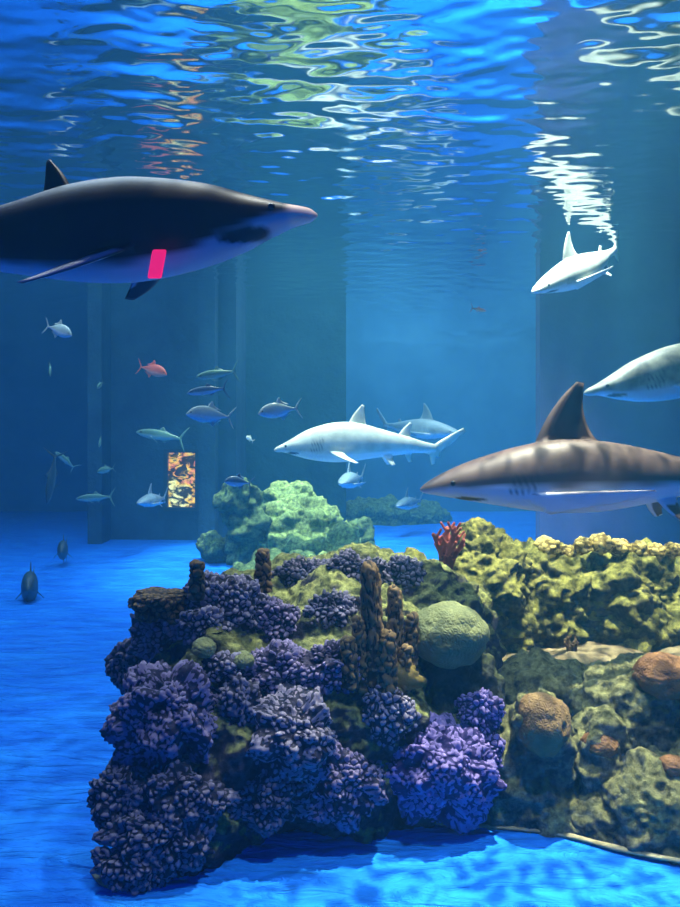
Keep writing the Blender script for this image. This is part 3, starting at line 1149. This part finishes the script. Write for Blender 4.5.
# (nose px, tail px, distance, kind, material, label)
FISH = [
    ((72, 335), (43, 325), 6.6, 'jack', 'fish_silver', 'silver fish alone below the dark shark at left'),
    ((186, 413), (236, 418), 6.2, 'jack', 'fish_silver', 'silver fish with pale back, lowest of the stack of three'),
    ((258, 413), (303, 408), 6.4, 'jack', 'fish_silver', 'silver fork tailed fish ahead of the pale cream shark'),
    ((187, 393), (230, 388), 6.6, 'slim', 'fish_blue', 'blue fish in the middle of the stack of three'),
    ((196, 377), (240, 371), 6.8, 'slim', 'fish_green', 'slender greenish fish, topmost of the stack of three'),
    ((224, 481), (254, 484), 6.8, 'jack', 'fish_blue', 'dark blue fish above the far reef'),
    ((50, 376), (49, 360), 7.2, 'jack', 'fish_green', 'tiny fish swimming down below the lone silver fish'),
    ((97, 388), (104, 381), 7.6, 'jack', 'fish_green', 'tiny pale fish right of the one swimming down'),
    ((167, 374), (136, 366), 8.0, 'jack', 'fish_red', 'reddish fish at the left in mid water'),
    ((136, 432), (188, 440), 8.4, 'slim', 'fish_green', 'long faint green fish above the lit window'),
    ((55, 452), (76, 470), 7.8, 'slim', 'fish_green', 'green fish slanting down at the far left'),
    ((97, 472), (116, 468), 7.6, 'jack', 'fish_green', 'small teal fish left of the lit window'),
    ((76, 499), (116, 497), 7.8, 'slim', 'fish_green', 'flat green fish low down left of the lit window'),
    ((47, 504), (56, 448), 7.4, 'slim', 'fish_dark', 'dark thin fish hanging nearly upright at the left'),
    ((99, 447), (101, 434), 7.8, 'jack', 'fish_green', 'tiny fish hanging upright above the small teal fish'),
    ((246, 437), (254, 442), 8.4, 'jack', 'fish_silver', 'tiny pale fish below the fork tailed fish'),
    ((486, 311), (470, 308), 9.0, 'slim', 'fish_red', 'tiny reddish fish alone in the open blue water'),
]
for (a, b, d, kind, mt, lab) in FISH:
    pr, tb = (JK, JKT) if kind == 'jack' else (SL, SLT)
    A, Bp = P(a[0], a[1], d), P(b[0], b[1], d + .12)
    mid = (A + Bp) / 2 + Vector((0, .03, .01))
    o, _ = swim(pr, tb, 'fish', 0, [A, mid, Bp], M[mt], deep=1.2 if kind == 'jack' else 1.35, split=-.05, gills=False, eye_t=.09, eye_r=.016, eye_a=.35)
    tag(o, lab, 'fish', 'small fish in the open water')
# two dark fish seen head on just above the floor at the left
for (px, py, d, s, lab) in ((28, 588, 6.5, .62, 'dark fish seen head on hovering over the blue floor, the nearer one'),
                            (61, 551, 8.2, .5, 'dark fish seen head on over the blue floor, the farther one')):
    A = P(px, py, d)
    o, _ = swim(JK, JKT, 'fish', 0, [A, P(px + 2, py - 1, d + s / 2), P(px + 6, py - 2, d + s)], M['fish_dark'], deep=1.5, wide=1.7, split=-.2, gills=False, eye_t=.09, eye_r=.016, eye_a=.35)
    tag(o, lab, 'fish', 'dark fish over the floor')

for m_ in (SB, TG, TL, JK, SL):
    bpy.data.meshes.remove(m_)


# -------------------------------------------------------------------- light
def caustic_spot(name, loc, target, power, size_deg, color, radius=.12, amount=1.0, scale=9):
    """pool lamp with a pattern of bright veins put into its beam to imitate water caustics"""
    ld = bpy.data.lights.new(name, 'SPOT')
    ld.energy = power
    ld.color = color
    ld.spot_size = math.radians(size_deg)
    ld.spot_blend = .7
    ld.shadow_soft_size = radius
    o = bpy.data.objects.new(name, ld)
    COL.objects.link(o)
    o.location = loc
    o.rotation_euler = (Vector(target) - Vector(loc)).to_track_quat('-Z', 'Y').to_euler()
    if amount:
        ld.use_nodes = True
        nt = ld.node_tree
        em = next(n for n in nt.nodes if n.type == 'EMISSION')
        tc = nt.nodes.new('ShaderNodeTexCoord')
        v = N(nt, 'ShaderNodeTexVoronoi', Scale=scale, feature='DISTANCE_TO_EDGE')
        nz = N(nt, 'ShaderNodeTexNoise', Scale=scale * .7, Detail=2)
        nt.links.new(tc.outputs['Normal'], nz.inputs['Vector'])
        mxv = nt.nodes.new('ShaderNodeMix')
        mxv.data_type = 'VECTOR'
        mxv.inputs[0].default_value = .07
        nt.links.new(tc.outputs['Normal'], mxv.inputs[4])
        nt.links.new(nz.outputs[1], mxv.inputs[5])
        nt.links.new(mxv.outputs[1], v.inputs['Vector'])
        rp = nt.nodes.new('ShaderNodeMapRange')
        rp.inputs[1].default_value = .0
        rp.inputs[2].default_value = .30
        rp.inputs[3].default_value = 1 + 1.9 * amount
        rp.inputs[4].default_value = 1 - .65 * amount
        rp.interpolation_type = 'SMOOTHSTEP'
        nt.links.new(v.outputs['Distance'], rp.inputs[0])
        nt.links.new(rp.outputs[0], em.inputs['Strength'])
    return o


def area(name, loc, target, power, sx, sy, color):
    ld = bpy.data.lights.new(name, 'AREA')
    ld.shape = 'RECTANGLE'
    ld.size, ld.size_y = sx, sy
    ld.energy = power
    ld.color = color
    o = bpy.data.objects.new(name, ld)
    COL.objects.link(o)
    o.location = loc
    o.rotation_euler = (Vector(target) - Vector(loc)).to_track_quat('-Z', 'Y').to_euler()
    return o


caustic_spot('pool_lamp', (1.9, 3.75, 6.4), (1.40, 3.4, .5), 3300, 40, (1, .86, .62), radius=.015, amount=1.0, scale=48)
caustic_spot('pool_lamp', (2.1, 6.6, 6.4), (2.15, 6.9, .5), 4600, 32, (1, .97, .88), amount=.8, scale=30)
caustic_spot('pool_lamp', (.0, 7.9, 6.6), (.0, 8.3, .5), 3900, 50, (1, .95, .76), amount=.6, scale=30)
caustic_spot('pool_lamp', (-.35, 3.5, 6.4), (-.35, 3.15, .5), 480, 40, (1, .93, .82), radius=.03, amount=.8, scale=30)
caustic_spot('pool_lamp', (1.3, 1.5, 6.4), (.40, 2.3, 0), 1000, 30, (.85, .93, 1), amount=.12, scale=30)  # unseen fill from the front, added to brighten floor and reef foot
area('pool_light', (-2.8, 6.0, 6.6), (-2.8, 6.2, 0), 540, 3, 4, (.7, .86, 1))
area('pool_light', (1.0, 11.4, 6.6), (1.0, 11.4, 0), 500, 3, 2.5, (.8, .92, 1))

w = bpy.data.worlds.new('world')
SC.world = w
w.use_nodes = True
bg = w.node_tree.nodes['Background']
bg.inputs[0].default_value = (.015, .065, .50, 1)  # saturated blue ambient, added as front fill for shark bellies and reef
bg.inputs[1].default_value = 1.1

# ------------------------------------------------------------------- camera
cd = bpy.data.cameras.new('camera')
cam = bpy.data.objects.new('camera', cd)
COL.objects.link(cam)
cam.location = CAM
cam.rotation_euler = (PI / 2, 0, 0)
cd.sensor_fit = 'AUTO'
cd.sensor_width = 36
cd.lens = F / 907 * 36
cd.shift_y = -(453.5 - HY) / 907
cd.clip_start = .05
cd.clip_end = 100
SC.camera = cam

SC.view_settings.view_transform = 'Standard'
SC.view_settings.look = 'None'
SC.view_settings.gamma = 1
SC.view_settings.use_curve_mapping = False
SC.view_settings.exposure = 0
cy = SC.cycles
cy.max_bounces = 8
cy.diffuse_bounces = 3
cy.glossy_bounces = 3
cy.transparent_max_bounces = 8
cy.volume_bounces = 1
cy.caustics_reflective = False
cy.caustics_refractive = False
cy.sample_clamp_indirect = 4
